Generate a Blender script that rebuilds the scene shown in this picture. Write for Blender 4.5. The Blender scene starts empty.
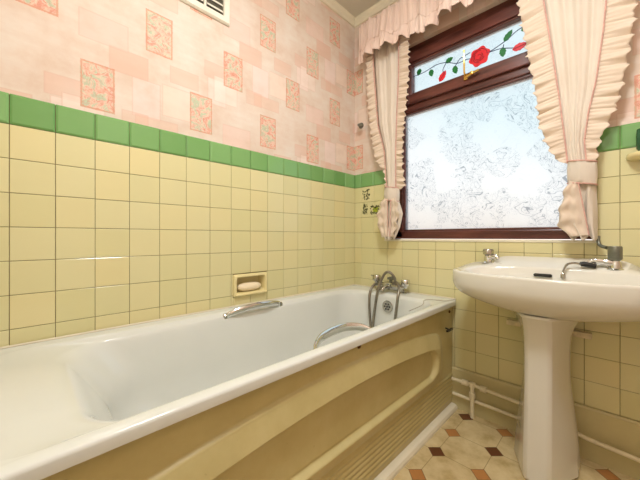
import bpy, math, random
from math import sin, cos, pi, sqrt, radians
from mathutils import Vector, noise
random.seed(7)
H = .942                      # eye height: geometry below is written relative to it and lifted at the end
T, TV = .108, .1074           # tile pitch
Z0, ZG = .355, .452           # bottom and top of the green border
FL, CE = -.942, 1.575
sc = bpy.context.scene
col = sc.collection
ROOTS = []

def srgb(r, g, b):
    f = lambda c: (c/255/12.92) if c/255 <= .04045 else ((c/255+.055)/1.055)**2.4
    return (f(r), f(g), f(b), 1)
def clamp(x, a=0., b=1.): return max(a, min(b, x))
def sstep(a, b, x):
    t = clamp((x-a)/(b-a)) if a != b else float(x >= a)
    return t*t*(3-2*t)
def lerp(a, b, t): return a+(b-a)*t
def interp(tab, z):           # tab: list of (key, value) with ascending key
    if z <= tab[0][0]: return tab[0][1]
    for (a, va), (b, vb) in zip(tab, tab[1:]):
        if z <= b: return lerp(va, vb, (z-a)/(b-a))
    return tab[-1][1]

# ------------------------------------------------------------------ materials
class NT:
    def __init__(s, name):
        s.m = bpy.data.materials.new(name); s.m.use_nodes = True
        s.t = s.m.node_tree; s.n = s.t.nodes; s.l = s.t.links
        s.b = s.n['Principled BSDF']; s.out = s.n['Material Output']
    def node(s, typ, **kw):
        n = s.n.new(typ)
        for k, v in kw.items(): setattr(n, k, v)
        return n
    def put(s, sock, v):
        if hasattr(v, 'is_linked'): s.l.new(v, sock)
        elif v is not None: sock.default_value = v
    def M(s, op, a, b=None, c=None):
        n = s.node('ShaderNodeMath', operation=op)
        s.put(n.inputs[0], a)
        if b is not None: s.put(n.inputs[1], b)
        if c is not None: s.put(n.inputs[2], c)
        return n.outputs[0]
    def mix(s, f, a, b, blend='MIX'):
        n = s.node('ShaderNodeMix', data_type='RGBA', blend_type=blend)
        s.put(n.inputs[0], f); s.put(n.inputs[6], a); s.put(n.inputs[7], b)
        return n.outputs[2]
    def xyz(s, kind='Object'):
        tc = s.node('ShaderNodeTexCoord'); sp = s.node('ShaderNodeSeparateXYZ')
        s.l.new(tc.outputs[kind], sp.inputs[0]); s.co = tc.outputs[kind]
        return sp.outputs
    def noise(s, scale, detail=3, rough=.5, vec=None, dist=0):
        n = s.node('ShaderNodeTexNoise'); n.inputs['Scale'].default_value = scale
        n.inputs['Detail'].default_value = detail; n.inputs['Roughness'].default_value = rough
        n.inputs['Distortion'].default_value = dist
        if vec is None:
            if not hasattr(s, 'co'): s.xyz()
            vec = s.co
        s.l.new(vec, n.inputs['Vector']); return n.outputs['Fac']
    def comb(s, x, y, z=0.):
        n = s.node('ShaderNodeCombineXYZ')
        s.put(n.inputs[0], x); s.put(n.inputs[1], y); s.put(n.inputs[2], z)
        return n.outputs[0]
    def ramp(s, f, pts):
        n = s.node('ShaderNodeValToRGB'); e = n.color_ramp.elements
        while len(e) < len(pts): e.new(.5)
        for i, (p, c) in enumerate(pts): e[i].position = p; e[i].color = c
        s.put(n.inputs[0], f); return n.outputs[0]
    def bump(s, h, strength=.3, dist=.002):
        n = s.node('ShaderNodeBump'); n.inputs['Strength'].default_value = strength
        n.inputs['Distance'].default_value = dist
        s.put(n.inputs['Height'], h); s.l.new(n.outputs[0], s.b.inputs['Normal'])
        return n.outputs[0]
    def set(s, **kw):
        for k, v in kw.items(): s.put(s.b.inputs[k.replace('_', ' ')], v)
        return s
    def wrapped(s, x, period):   # distance to the nearest multiple of period, signed, and its index
        q = s.M('DIVIDE', x, period); r = s.M('FLOOR', s.M('ADD', q, .5))
        return s.M('SUBTRACT', x, s.M('MULTIPLY', r, period)), r

def plain(name, c, rough=.5, metal=0, var=.06, nscale=12, bump=0, coat=0, sheen=0):
    n = NT(name); n.xyz()
    f = n.noise(nscale, 4, .6)
    dark = tuple(x*(1-var*2) for x in c[:3])+(1,); lite = tuple(min(1, x*(1+var)) for x in c[:3])+(1,)
    n.set(Base_Color=n.ramp(f, [(.3, dark), (.7, lite)]), Roughness=rough, Metallic=metal)
    n.b.inputs['Coat Weight'].default_value = coat
    n.b.inputs['Coat Roughness'].default_value = .08
    n.b.inputs['Sheen Weight'].default_value = sheen
    if bump: n.bump(n.noise(nscale*8, 2), bump, .002)
    return n.m

def tile_mat(name, c1, c2, c3):
    n = NT(name); n.xyz()
    at = n.node('ShaderNodeAttribute', attribute_name='rnd')
    f = n.noise(9, 3, .5)
    c = n.ramp(at.outputs['Fac'], [(0, c1), (.5, c2), (1, c3)])
    c = n.mix(n.M('MULTIPLY', n.M('SUBTRACT', f, .35), .5), c, c3)
    n.set(Base_Color=c, Roughness=.13)
    n.bump(n.noise(14, 2, .4), .16, .004)
    return n.m
M = {}
M['tile'] = tile_mat('yellow glazed tile', srgb(219, 211, 158), srgb(224, 216, 167), srgb(227, 214, 160))
M['green'] = tile_mat('green glazed tile', srgb(108, 158, 88), srgb(120, 168, 99), srgb(134, 180, 114))
M['grout'] = plain('tile grout', srgb(128, 114, 76), .9, var=.2, nscale=20)
M['white'] = plain('white bath enamel', srgb(222, 223, 216), .12, var=.015, nscale=3, coat=.3)
M['basin'] = plain('cream white vitreous china', srgb(226, 222, 210), .1, var=.015, nscale=3, coat=.3)
M['chrome'] = plain('tarnished chrome', srgb(190, 188, 180), .16, 1, .12, 60)
M['chrome2'] = plain('bright chrome', srgb(222, 222, 220), .09, 1, .04, 40)
M['dullmetal'] = plain('verdigris metal', srgb(132, 134, 122), .35, .75, .10, 40)
M['hose'] = plain('ribbed metal hose', srgb(150, 144, 132), .3, .9, .1, 90)
M['black'] = plain('black rubber', srgb(34, 32, 30), .45, var=.1)
M['skirt'] = plain('cream gloss paint', srgb(206, 194, 146), .4, var=.04, nscale=6)
M['ceil'] = plain('cream ceiling paint', srgb(216, 210, 192), .8, var=.02, nscale=5)
M['coving'] = plain('ivory coving paint', srgb(232, 222, 196), .6, var=.03, nscale=8)
M['pipe'] = plain('cream painted pipe', srgb(238, 226, 194), .3, var=.05, nscale=25)
M['batten'] = plain('grubby painted wood', srgb(234, 218, 182), .7, var=.15, nscale=30)
M['soap'] = plain('peach soap', srgb(246, 228, 194), .45, var=.02)
M['ceramic'] = plain('pale yellow ceramic', srgb(238, 222, 164), .15, var=.03, coat=.4)
M['vent'] = plain('ivory plastic vent', srgb(236, 230, 212), .4, var=.03)
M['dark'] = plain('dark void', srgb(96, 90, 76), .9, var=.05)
M['rust'] = plain('rusty brown', srgb(110, 74, 30), .8, var=.25, nscale=80)
M['brass'] = plain('polished brass', srgb(224, 184, 96), .22, 1, .05, 40)
M['trim'] = plain('dusky pink binding', srgb(222, 174, 160), .8, var=.1, nscale=60)
M['rope'] = plain('sealant', srgb(140, 128, 108), .6, var=.1)
M['leaf'] = plain('green stained glass', srgb(36, 122, 60), .3, var=.12, nscale=60)
M['red'] = plain('red stained glass', srgb(226, 40, 52), .3, var=.05, nscale=70)
M['redd'] = plain('deep red lead line', srgb(150, 16, 32), .4, var=.1, nscale=70)
M['vine'] = plain('blue lead vine', srgb(44, 56, 96), .4, var=.1, nscale=60)
M['decal'] = plain('dark leaf transfer', srgb(96, 100, 62), .5, var=.2, nscale=90)
M['decal2'] = plain('lime leaf transfer', srgb(170, 184, 44), .5, var=.2, nscale=90)
M['lamp'] = NT('added lamp glass').m  # glowing glass of the added, unseen ceiling lamp
M['wallpl'] = plain('cream wall paint', srgb(228, 214, 190), .8, var=.02)
M['doorp'] = plain('white gloss door paint', srgb(236, 232, 222), .35, var=.02)

# brown plastic / mahogany window frame
n = NT('mahogany window frame'); P = n.xyz()
g = n.noise(30, 4, .6, n.comb(n.M('MULTIPLY', P[0], .15), P[1], n.M('MULTIPLY', P[2], 1.0)))
n.set(Base_Color=n.ramp(g, [(.3, srgb(66, 32, 25)), (.7, srgb(112, 62, 52))]), Roughness=.3)
M['frame'] = n.m

# fabric
def fabric(name, a, b):
    n = NT(name); P = n.xyz()
    f = n.noise(6, 3, .5)
    w = n.node('ShaderNodeTexNoise'); w.inputs['Scale'].default_value = 420; n.l.new(n.co, w.inputs['Vector'])
    n.set(Base_Color=n.ramp(f, [(.3, a), (.7, b)]), Roughness=.9, Sheen_Weight=.25)
    n.bump(w.outputs['Fac'], .25, .001)
    tr = n.node('ShaderNodeBsdfTranslucent'); tr.inputs[0].default_value = b
    mx = n.node('ShaderNodeMixShader'); mx.inputs[0].default_value = .16
    n.l.new(n.b.outputs[0], mx.inputs[1]); n.l.new(tr.outputs[0], mx.inputs[2]); n.l.new(mx.outputs[0], n.out.inputs[0])
    return n.m
M['curtain'] = fabric('cream pink curtain', srgb(232, 218, 200), srgb(240, 228, 212))
M['frill'] = fabric('peach cream frill', srgb(234, 214, 192), srgb(242, 224, 204))
M['valance'] = fabric('peach pink valance', srgb(242, 214, 198), srgb(248, 226, 212))

# wallpaper: pale pink watercolour blocks with framed floral panels on a half-drop lattice
def wallpaper(name, axis, s0, warm=0):
    n = NT(name); P = n.xyz(); s = P[axis]; z = P[2]
    vec = n.comb(s, z, 0.)
    base = n.ramp(n.noise(7, 5, .65, vec), [(.3, srgb(218, 192, 172)), (.5, srgb(226, 208, 192)), (.72, srgb(230, 219, 206))])
    streak = n.noise(16, 4, .6, n.comb(n.M('MULTIPLY', s, .35), n.M('MULTIPLY', z, 2.2)))
    base = n.mix(n.M('MULTIPLY', n.M('SUBTRACT', streak, .4), .7), base, srgb(212, 178, 156))
    def cell(ds0, dz0, w, h):
        ss = n.M('SUBTRACT', s, s0+ds0); d, i = n.wrapped(ss, .545)
        zz = n.M('SUBTRACT', n.M('SUBTRACT', z, dz0), n.M('MULTIPLY', i, .27)); e, j = n.wrapped(zz, .54)
        a = n.M('SUBTRACT', n.M('ABSOLUTE', d), w/2); b = n.M('SUBTRACT', n.M('ABSOLUTE', e), h/2)
        return n.M('MAXIMUM', a, b), d, e
    def mask(m, off=0.): return n.M('LESS_THAN', m, off)
    # soft tinted blocks
    for (ds, dz, w, h, c, k) in ((.10, .68, .13, .09, srgb(224, 172, 146), .55), (.16, .56, .10, .15, srgb(240, 214, 206), .7),
                                 (.31, .70, .12, .07, srgb(226, 178, 152), .5), (.29, .58, .14, .13, srgb(242, 216, 198), .7),
                                 (.02, .77, .15, .10, srgb(236, 198, 184), .55), (.48, .79, .16, .07, srgb(228, 180, 158), .5),
                                 (.46, .69, .09, .12, srgb(242, 218, 208), .7), (.20, 1.0, .16, .06, srgb(228, 184, 160), .5),
                                 (.12, .46, .09, .07, srgb(226, 182, 158), .5), (-.04, .44, .12, .12, srgb(244, 224, 212), .6)):
        m, d, e = cell(ds, dz, w, h)
        f = n.M('MULTIPLY', mask(m), n.M('MULTIPLY', n.noise(14, 4, .6, vec), k*1.5))
        base = n.mix(f, base, c)
        edge = n.M('LESS_THAN', n.M('ABSOLUTE', m), .0022)
        base = n.mix(n.M('MULTIPLY', edge, .25), base, srgb(214, 168, 146))
    # framed panels
    fl = n.noise(26, 3, .6, vec, 1.6); fl2 = n.noise(44, 2, .5, vec, 2.2)
    body = n.ramp(fl, [(.36, srgb(222, 146, 124)), (.46, srgb(236, 190, 168)), (.53, srgb(222, 206, 180)), (.60, srgb(186, 200, 168))])
    line = n.M('LESS_THAN', n.M('ABSOLUTE', n.M('SUBTRACT', fl2, .5)), .022)
    body = n.mix(n.M('MULTIPLY', line, .7), body, srgb(206, 132, 104))
    for (ds, dz) in ((0, .553), (.208, .845), (.384, .568)):
        m, d, e = cell(ds, dz, .104, .172)
        base = n.mix(n.M('MULTIPLY', mask(m), .85), base, body)
        edge = n.M('LESS_THAN', n.M('ABSOLUTE', n.M('ADD', m, .004)), .0028)
        base = n.mix(n.M('MULTIPLY', edge, .75), base, srgb(214, 156, 128))
    n.set(Base_Color=base, Roughness=.75)
    n.bump(n.noise(160, 3, .6, vec), .15, .001)
    return n.m
M['paperL'] = wallpaper('pink wallpaper long wall', 1, -1.512)
M['paperB'] = wallpaper('pink wallpaper window wall', 0, .36)

# floor lino: cream octagons, dark and orange diamonds
n = NT('octagon vinyl floor'); P = n.xyz(); S = .1785
x = n.M('SUBTRACT', P[0], .789); y = n.M('SUBTRACT', P[1], -.064)
dx, ix = n.wrapped(x, S); dy, iy = n.wrapped(y, S)
l1 = n.M('ADD', n.M('ABSOLUTE', dx), n.M('ABSOLUTE', dy))
par = n.M('ABSOLUTE', n.M('MODULO', n.M('ADD', ix, iy), 2.))
fn = n.noise(10, 5, .65); fn2 = n.noise(60, 3, .6)
cream = n.ramp(fn, [(.3, srgb(180, 154, 102)), (.5, srgb(210, 188, 140)), (.7, srgb(224, 205, 160))])
cream = n.mix(n.M('MULTIPLY', fn2, .2), cream, srgb(170, 140, 92))
dia = n.mix(par, srgb(96, 52, 28), srgb(192, 132, 74))
dia = n.mix(n.M('MULTIPLY', fn2, .35), dia, srgb(120, 76, 44))
line = n.M('LESS_THAN', n.M('MINIMUM', n.M('ABSOLUTE', dx), n.M('ABSOLUTE', dy)), .0016)
edge = n.M('LESS_THAN', n.M('ABSOLUTE', n.M('SUBTRACT', l1, .037)), .0022)
c = n.mix(n.M('MULTIPLY', line, .6), cream, srgb(140, 112, 66))
c = n.mix(n.M('LESS_THAN', l1, .037), c, dia)
c = n.mix(n.M('MULTIPLY', edge, .7), c, srgb(96, 66, 36))
n.set(Base_Color=c, Roughness=.42)
n.bump(fn2, .12, .001)
M['floor'] = n.m

# bath panel
n = NT('ochre moulded plastic'); n.xyz()
f = n.noise(5, 5, .65); f2 = n.noise(50, 3, .6)
c = n.ramp(f, [(.3, srgb(188, 172, 116)), (.6, srgb(200, 185, 130)), (.8, srgb(206, 192, 140))])
c = n.mix(n.M('MULTIPLY', n.M('GREATER_THAN', f2, .72), .2), c, srgb(140, 112, 56))
n.set(Base_Color=c, Roughness=.36); n.b.inputs['Coat Weight'].default_value = .15
M['panel'] = n.m

# obscure glass: etched swirl pattern
def glass(name, dense):
    n = NT(name); P = n.xyz(); vec = n.comb(P[0], P[2], 0.)
    f = n.noise(9, 1, .4, vec, 2.8); g = n.noise(46, 2, .6, vec, 1.0); pat = n.noise(4.5, 2, .5, vec)
    ln = n.M('LESS_THAN', n.M('ABSOLUTE', n.M('SUBTRACT', n.M('FRACT', n.M('MULTIPLY', f, 5.)), .5)), .05)
    ln2 = n.M('LESS_THAN', n.M('ABSOLUTE', n.M('SUBTRACT', g, .5)), .018)
    gate = n.M('GREATER_THAN', pat, .47)
    l = n.M('MULTIPLY', n.M('MAXIMUM', ln, n.M('MULTIPLY', ln2, .55)), n.M('ADD', n.M('MULTIPLY', gate, .72), .10))
    c = n.mix(n.M('MULTIPLY', l, dense), (.97, .98, .99, 1), srgb(120, 132, 146))
    h = n.M('ADD', f, n.M('MULTIPLY', g, .4))
    n.set(Base_Color=c, Roughness=.28, IOR=1.25, Transmission_Weight=1.0)
    bp = n.bump(h, .3, .008)
    tr = n.node('ShaderNodeBsdfTranslucent'); n.put(tr.inputs[0], c)
    mx = n.node('ShaderNodeMixShader'); mx.inputs[0].default_value = .3
    n.l.new(n.b.outputs[0], mx.inputs[1]); n.l.new(tr.outputs[0], mx.inputs[2]); n.l.new(mx.outputs[0], n.out.inputs[0])
    return n.m
M['glass'] = glass('etched obscure glass', .8)
M['glass2'] = glass('clear textured glass', .3)

# ------------------------------------------------------------------ mesh builder
class MB:
    def __init__(s): s.v = []; s.f = []; s.r = []; s.cur = 0.
    def add(s, vs, fs):
        o = len(s.v); s.v += [tuple(v) for v in vs]; s.f += [tuple(o+i for i in f) for f in fs]; s.r += [s.cur]*len(fs)
        return s
    def box(s, x0, x1, y0, y1, z0, z1):
        vs = [(x, y, z) for x in (x0, x1) for y in (y0, y1) for z in (z0, z1)]
        return s.add(vs, [(0, 1, 3, 2), (4, 6, 7, 5), (0, 4, 5, 1), (2, 3, 7, 6), (0, 2, 6, 4), (1, 5, 7, 3)])
    def loft(s, loops, cap0=False, cap1=False, closed=True):
        n = len(loops[0]); vs = [p for l in loops for p in l]; fs = []
        for i in range(len(loops)-1):
            for j in range(n if closed else n-1):
                k = (j+1) % n; fs.append((i*n+j, i*n+k, (i+1)*n+k, (i+1)*n+j))
        if cap0: fs.append(tuple(range(n))[::-1])
        if cap1: fs.append(tuple((len(loops)-1)*n+j for j in range(n)))
        return s.add(vs, fs)
    def tube(s, pts, r, seg=10, cap=True):
        pts = [Vector(p) for p in pts]; n = len(pts)
        rr = r if isinstance(r, (list, tuple)) else [r]*n
        loops = []; up = None
        for i, p in enumerate(pts):
            d = (pts[min(i+1, n-1)]-pts[max(i-1, 0)]).normalized()
            if up is None:
                up = Vector((0, 0, 1)) if abs(d.z) < .9 else Vector((1, 0, 0))
            a = d.cross(up).normalized(); up = a.cross(d).normalized()
            loops.append([p+(a*cos(t)+up*sin(t))*rr[i] for t in [2*pi*k/seg for k in range(seg)]])
        return s.loft(loops, cap, cap)
    def lathe(s, prof, c, axis='z', seg=24):   # prof: (radius, height)
        loops = []
        for r, h in prof:
            l = []
            for k in range(seg):
                t = 2*pi*k/seg; a, b = r*cos(t), r*sin(t)
                l.append({'z': (c[0]+a, c[1]+b, c[2]+h), 'y': (c[0]+a, c[1]+h, c[2]-b), 'x': (c[0]+h, c[1]+a, c[2]+b)}[axis])
            loops.append(l)
        return s.loft(loops, True, True)
    def grid(s, nu, nv, fn):
        vs = [fn(i/nu, j/nv) for j in range(nv+1) for i in range(nu+1)]
        return s.add(vs, [(j*(nu+1)+i, j*(nu+1)+i+1, (j+1)*(nu+1)+i+1, (j+1)*(nu+1)+i) for j in range(nv) for i in range(nu)])
    def build(s, name, mat, parent=None, smooth=True, bevel=0, solid=0, sub=0, angle=40, fix=True):
        me = bpy.data.meshes.new(name)
        off = Vector(parent['_o']) if parent is not None and '_o' in parent else Vector((0, 0, 0))
        me.from_pydata([tuple(Vector(v)-off) for v in s.v], [], s.f)
        me.materials.append(mat)
        a = me.attributes.new('rnd', 'FLOAT', 'FACE')
        a.data.foreach_set('value', s.r)
        if fix:
            import bmesh
            b = bmesh.new(); b.from_mesh(me); bmesh.ops.recalc_face_normals(b, faces=b.faces); b.to_mesh(me); b.free()
        if smooth:
            me.polygons.foreach_set('use_smooth', [True]*len(me.polygons))
        o = bpy.data.objects.new(name, me); col.objects.link(o)
        if parent is not None:
            o.parent = parent; o['_o'] = tuple(off)
        else: ROOTS.append(o)
        if bevel:
            m = o.modifiers.new('b', 'BEVEL'); m.width = bevel; m.segments = 2; m.limit_method = 'ANGLE'; m.angle_limit = radians(35)
        if solid:
            m = o.modifiers.new('s', 'SOLIDIFY'); m.thickness = solid; m.offset = 0
        if sub:
            m = o.modifiers.new('u', 'SUBSURF'); m.levels = sub; m.render_levels = sub
        if smooth and not sub:
            try: me.set_sharp_from_angle(angle=radians(angle))
            except Exception: pass
        return o
def tag(o, label=None, cat=None, group=None, kind=None):
    if label: o['label'] = label
    if cat: o['category'] = cat
    if group: o['group'] = group
    if kind: o['kind'] = kind
    return o
def thing(name, loc, label, cat, group=None):
    o = bpy.data.objects.new(name, None); col.objects.link(o); o.location = loc; o['_o'] = tuple(loc)
    o.empty_display_size = .05; ROOTS.append(o)
    return tag(o, label, cat, group)
def structure(o): return tag(o, kind='structure')

def rrect(x0, x1, y0, y1, r, z, n=10):
    pts = []
    zf = z if callable(z) else (lambda a, b: z)
    for cx, cy, a0 in ((x1-r, y1-r, 0), (x0+r, y1-r, pi/2), (x0+r, y0+r, pi), (x1-r, y0+r, 3*pi/2)):
        for k in range(n+1):
            a = a0+pi/2*k/n; X, Y = cx+r*cos(a), cy+r*sin(a); pts.append((X, Y, zf(X, Y)))
    return pts
def spline(pts, n=12):          # Catmull-Rom
    P = [Vector(p) for p in pts]; P = [2*P[0]-P[1]]+P+[2*P[-1]-P[-2]]; out = []
    for i in range(1, len(P)-2):
        for k in range(n):
            t = k/n; a, b, c, d = P[i-1], P[i], P[i+1], P[i+2]
            out.append(.5*((2*b)+(c-a)*t+(2*a-5*b+4*c-d)*t*t+(3*b-a-3*c+d)*t**3))
    out.append(P[-2]); return out

# ------------------------------------------------------------------ room shell
RX, FY = 1.80, -2.02            # right wall, wall behind the camera
OX0, OX1, OZ0, OZ1 = .285, 1.291, -.012, 1.205
TH = .16
SOAP = (-.971, -.773, -.297, -.186)
b = MB(); q0, q1, q2, q3 = SOAP[0]+.012, SOAP[1]-.012, SOAP[2]+.012, SOAP[3]-.010
b.box(-TH, 0, FY-TH, q0, FL, CE); b.box(-TH, 0, q1, TH, FL, CE); b.box(-TH, 0, q0, q1, FL, q2); b.box(-TH, 0, q0, q1, q3, CE)
wl = structure(b.build('wall_left', M['paperL'], smooth=False))
b = MB()
b.box(0, OX0, 0, TH, FL, CE); b.box(OX1, RX+TH, 0, TH, FL, CE)
b.box(OX0, OX1, 0, TH, FL, OZ0-.02); b.box(OX0, OX1, 0, TH, OZ1, CE)
wb = structure(b.build('wall_back', M['paperB'], smooth=False))
structure(MB().box(RX, RX+TH, FY-TH, 0, FL, CE).build('wall_right', M['paperL'], smooth=False))
DX0, DX1 = .84, 1.64
b = MB()
b.box(0, DX0, FY-TH, FY, FL, CE); b.box(DX1, RX, FY-TH, FY, FL, CE); b.box(DX0, DX1, FY-TH, FY, FL+2.03, CE)
structure(b.build('wall_front', M['wallpl'], smooth=False))
dr = structure(MB().box(DX0+.012, DX1-.012, FY-.06, FY-.02, FL+.008, FL+2.02).build('door_1', M['doorp'], smooth=False, bevel=.003))
b = MB()
for (x0, x1) in ((DX0+.10, DX0+.37), (DX1-.37, DX1-.10)):
    for (z0, z1) in ((FL+.2, FL+.85), (FL+1.05, FL+1.9)):
        b.box(x0, x1, FY-.02, FY-.012, z0, z1)
b.build('door_panel', M['doorp'], dr, bevel=.004)
MB().tube([(DX0+.07, FY-.02, FL+1.0), (DX0+.07, FY+.035, FL+1.0), (DX0+.17, FY+.035, FL+1.0)], .009).build('door_handle', M['brass'], dr)
structure(MB().box(0, RX, FY, 0, FL-.08, FL).build('floor', M['floor'], smooth=False))
structure(MB().box(-TH, RX+TH, FY-TH, TH, CE, CE+.08).build('ceiling', M['ceil'], smooth=False))
# coving
def coving(name, pts_in):
    b = MB()
    for (x0, x1, y0, y1, ax) in pts_in:
        prof = [(0, CE-.052), (.010, CE-.050), (.012, CE-.034), (.020, CE-.022), (.022, CE-.008), (.028, CE-.001), (0, CE-.001)]
        if ax == 'x': loops = [[(xx, -p[0], p[1]) for p in prof] for xx in (x0, x1)]
        else: loops = [[(p[0], yy, p[1]) for p in prof] for yy in (y0, y1)]
        b.loft(loops, True, True)
    return structure(b.build(name, M['coving'], smooth=False))
coving('trim_1', [(0.0, RX, 0, 0, 'x')])
coving('trim_2', [(0, 0, FY, -.001, 'y')])

# wall tiles -------------------------------------------------------
def tiles(name, mat, plane, sl, zl, holes, parent, proud=.006, gap=.0009, smin=None, smax=None, zmin=None, zmax=None, bev=.0014, zr=None):
    b = MB(); rnd = random.Random(hash(name) % 97 if False else len(name)*13)
    sl = sorted(sl); zl = sorted(zl)
    def put(s0, s1, z0, z1):
        if s1-s0 < .006 or z1-z0 < .006: return
        b.cur = rnd.random()
        g = gap; e = bev
        t = [rnd.uniform(-.0005, .0005) for _ in range(4)]
        oc = [(s0+g, z0+g), (s1-g, z0+g), (s1-g, z1-g), (s0+g, z1-g)]
        ic = [(s0+g+e, z0+g+e), (s1-g-e, z0+g+e), (s1-g-e, z1-g-e), (s0+g+e, z1-g-e)]
        q = proud
        loops = []
        mk = (lambda s, z, d: (d, s, z)) if plane == 'x' else (lambda s, z, d: (s, -d, z))
        loops.append([mk(*c, .001) for c in oc])
        loops.append([mk(*c, q-e*.55+t[i]) for i, c in enumerate(oc)])
        loops.append([mk(*c, q+t[i]) for i, c in enumerate(ic)])
        b.loft(loops, False, True)
    for s0, s1 in zip(sl, sl[1:]):
        s0c, s1c = max(s0, smin), min(s1, smax)
        if s1c <= s0c: continue
        for z0, z1 in zip(zl, zl[1:]):
            z0c, z1c = max(z0, zmin), min(z1, zmax)
            if z1c <= z0c: continue
            rects = [(s0c, s1c, z0c, z1c)]
            for (a, bb, c, d) in holes:
                nr = []
                for (p, q_, r, s_) in rects:
                    if bb <= p or a >= q_ or d <= r or c >= s_: nr.append((p, q_, r, s_)); continue
                    if a > p: nr.append((p, a, r, s_))
                    if bb < q_: nr.append((bb, q_, r, s_))
                    m0, m1 = max(a, p), min(bb, q_)
                    if c > r: nr.append((m0, m1, r, c))
                    if d < s_: nr.append((m0, m1, d, s_))
                rects = nr
            for r in rects: put(*r)
    return b.build(name, mat, parent, smooth=False)
rows = [Z0-k*TV for k in range(0, 14)]
LS = [-.1175-k*T for k in range(-2, 20)]
BS = [.0628+k*T for k in range(-2, 18)]
tiles('tile_field', M['tile'], 'x', LS, rows, [SOAP], wl, smin=FY, smax=0, zmin=-.40, zmax=Z0)
tiles('tile_border', M['green'], 'x', LS, [Z0, ZG], [], wl, smin=FY, smax=0, zmin=Z0, zmax=ZG, proud=.009, bev=.006)
b = MB(); b.box(0, .003, FY, q0, -.41, ZG-.003); b.box(0, .003, q1, 0, -.41, ZG-.003); b.box(0, .003, q0, q1, -.41, q2); b.box(0, .003, q0, q1, q3, ZG-.003)
b.build('tile_grout', M['grout'], wl, smooth=False)
W = (OX0, OX1, OZ0, 2)
tiles('tile_field', M['tile'], 'y', BS, rows, [W], wb, smin=.006, smax=RX, zmin=-.718, zmax=Z0)
tiles('tile_border', M['green'], 'y', BS, [Z0, ZG], [W], wb, smin=.008, smax=RX, zmin=Z0, zmax=ZG, proud=.009, bev=.006)
b = MB(); b.box(0, OX0, -.003, 0, -.718, ZG-.003); b.box(OX1, RX, -.003, 0, -.718, ZG-.003); b.box(OX0, OX1, -.003, 0, -.718, OZ0)
b.build('tile_grout', M['grout'], wb, smooth=False)
# tiled sill and reveal
b = MB(); b.box(OX0-.03, OX1, -.010, .05, OZ0-.012, OZ0-.002)
b.build('window_sill', M['coving'], wb, smooth=False, bevel=.002)
b = MB()
z = OZ0
for k in range(4):
    z1 = min(Z0-(3-k)*TV, Z0)
    b.cur = .4; b.box(OX1-.006, OX1-.0005, .0, .036, z+.001, z1-.001); z = z1
b.build('reveal_tile', M['tile'], wb, smooth=False, bevel=.001)
# skirting
b = MB()
prof = [(0, FL), (.018, FL), (.018, -.728), (.012, -.720), (0, -.718)]
b.loft([[(xx, -p[0], p[1]) for p in prof] for xx in (.70, RX)], True, True)
structure(b.build('baseboard_back', M['skirt'], smooth=False))

# ------------------------------------------------------------------ window
wf = structure(MB().box(0, .001, 0, .001, 0, .001).build('window_1', M['frame'], smooth=False))
wf.data.clear_geometry()
b = MB()
FYa, FYb = .030, .10
b.box(OX0, OX0+.085, FYa, FYb, OZ0+.012, OZ1)           # left jamb
b.box(OX1-.085, OX1, FYa, FYb, OZ0+.012, OZ1)
b.box(OX0, OX1, FYa, FYb, OZ0+.004, .038)                # bottom rail
b.box(OX0, OX1, FYa, FYb, 1.150, OZ1)                   # head
b.box(OX0, OX1, FYa+.004, FYb, .800, .850)               # transom
me = b.build('x', M['frame'], bevel=.004, smooth=False)
wf.data = me.data; m = wf.modifiers.new('b', 'BEVEL'); m.width = .005; m.segments = 2
ROOTS.remove(me); bpy.data.objects.remove(me)
# inner beads
def ring(b, x0, x1, z0, z1, w, y0, y1):
    b.box(x0, x0+w, y0, y1, z0, z1); b.box(x1-w, x1, y0, y1, z0, z1)
    b.box(x0+w, x1-w, y0, y1, z0, z0+w); b.box(x0+w, x1-w, y0, y1, z1-w, z1)
b = MB(); ring(b, OX0+.075, OX1-.075, .032, .806, .018, .044, .09)
b.build('glazing_bead', M['frame'], wf, smooth=False, bevel=.003)
b = MB(); ring(b, OX0+.078, OX1-.078, .838, 1.158, .060, .014, .085)
ring(b, OX0+.130, OX1-.130, .890, 1.106, .018, .026, .08)
b.build('casement', M['frame'], wf, smooth=False, bevel=.004)
gp = MB().box(OX0+.08, OX1-.08, .060, .066, .04, .80).build('pane', M['glass'], wf, smooth=False)
tl = MB().box(OX0+.14, OX1-.14, .058, .064, .895, 1.10).build('toplight_pane', M['glass2'], wf, smooth=False)
# leaded roses on the toplight
GY = .056
def flat(b, pts, y=GY, d=.0025):
    b.loft([[(p[0], y, p[1]) for p in pts], [(p[0], y-d, p[1]) for p in pts]], True, True)
def leafshape(cx, cz, ang, L=.045, Wd=.016, n=8):
    pts = []
    for k in range(2*n):
        t = k/n if k < n else (2*n-k)/n
        s = 1 if k < n else -1
        w = Wd*sin(pi*clamp(t))**.7*(1-.35*t)*s + (.0015*sin(9*t*pi)*s)
        u = (t-.5)*L
        pts.append((cx+u*cos(ang)-w*sin(ang), cz+u*sin(ang)+w*cos(ang)))
    return pts
for (x, zc, a, L) in ((.470, 1.040, -1.9, .042), (.549, 1.004, -1.4, .046), (.657, 1.037, .3, .046), (.691, .966, -1.3, .050),
                      (.955, 1.036, .9, .060), (.931, .962, -1.5, .052), (1.03, 1.04, .4, .04)):
    b = MB(); flat(b, leafshape(x, zc, a, L, .018)); b.build('glass_leaf', M['leaf'], wf, smooth=False)
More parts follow.
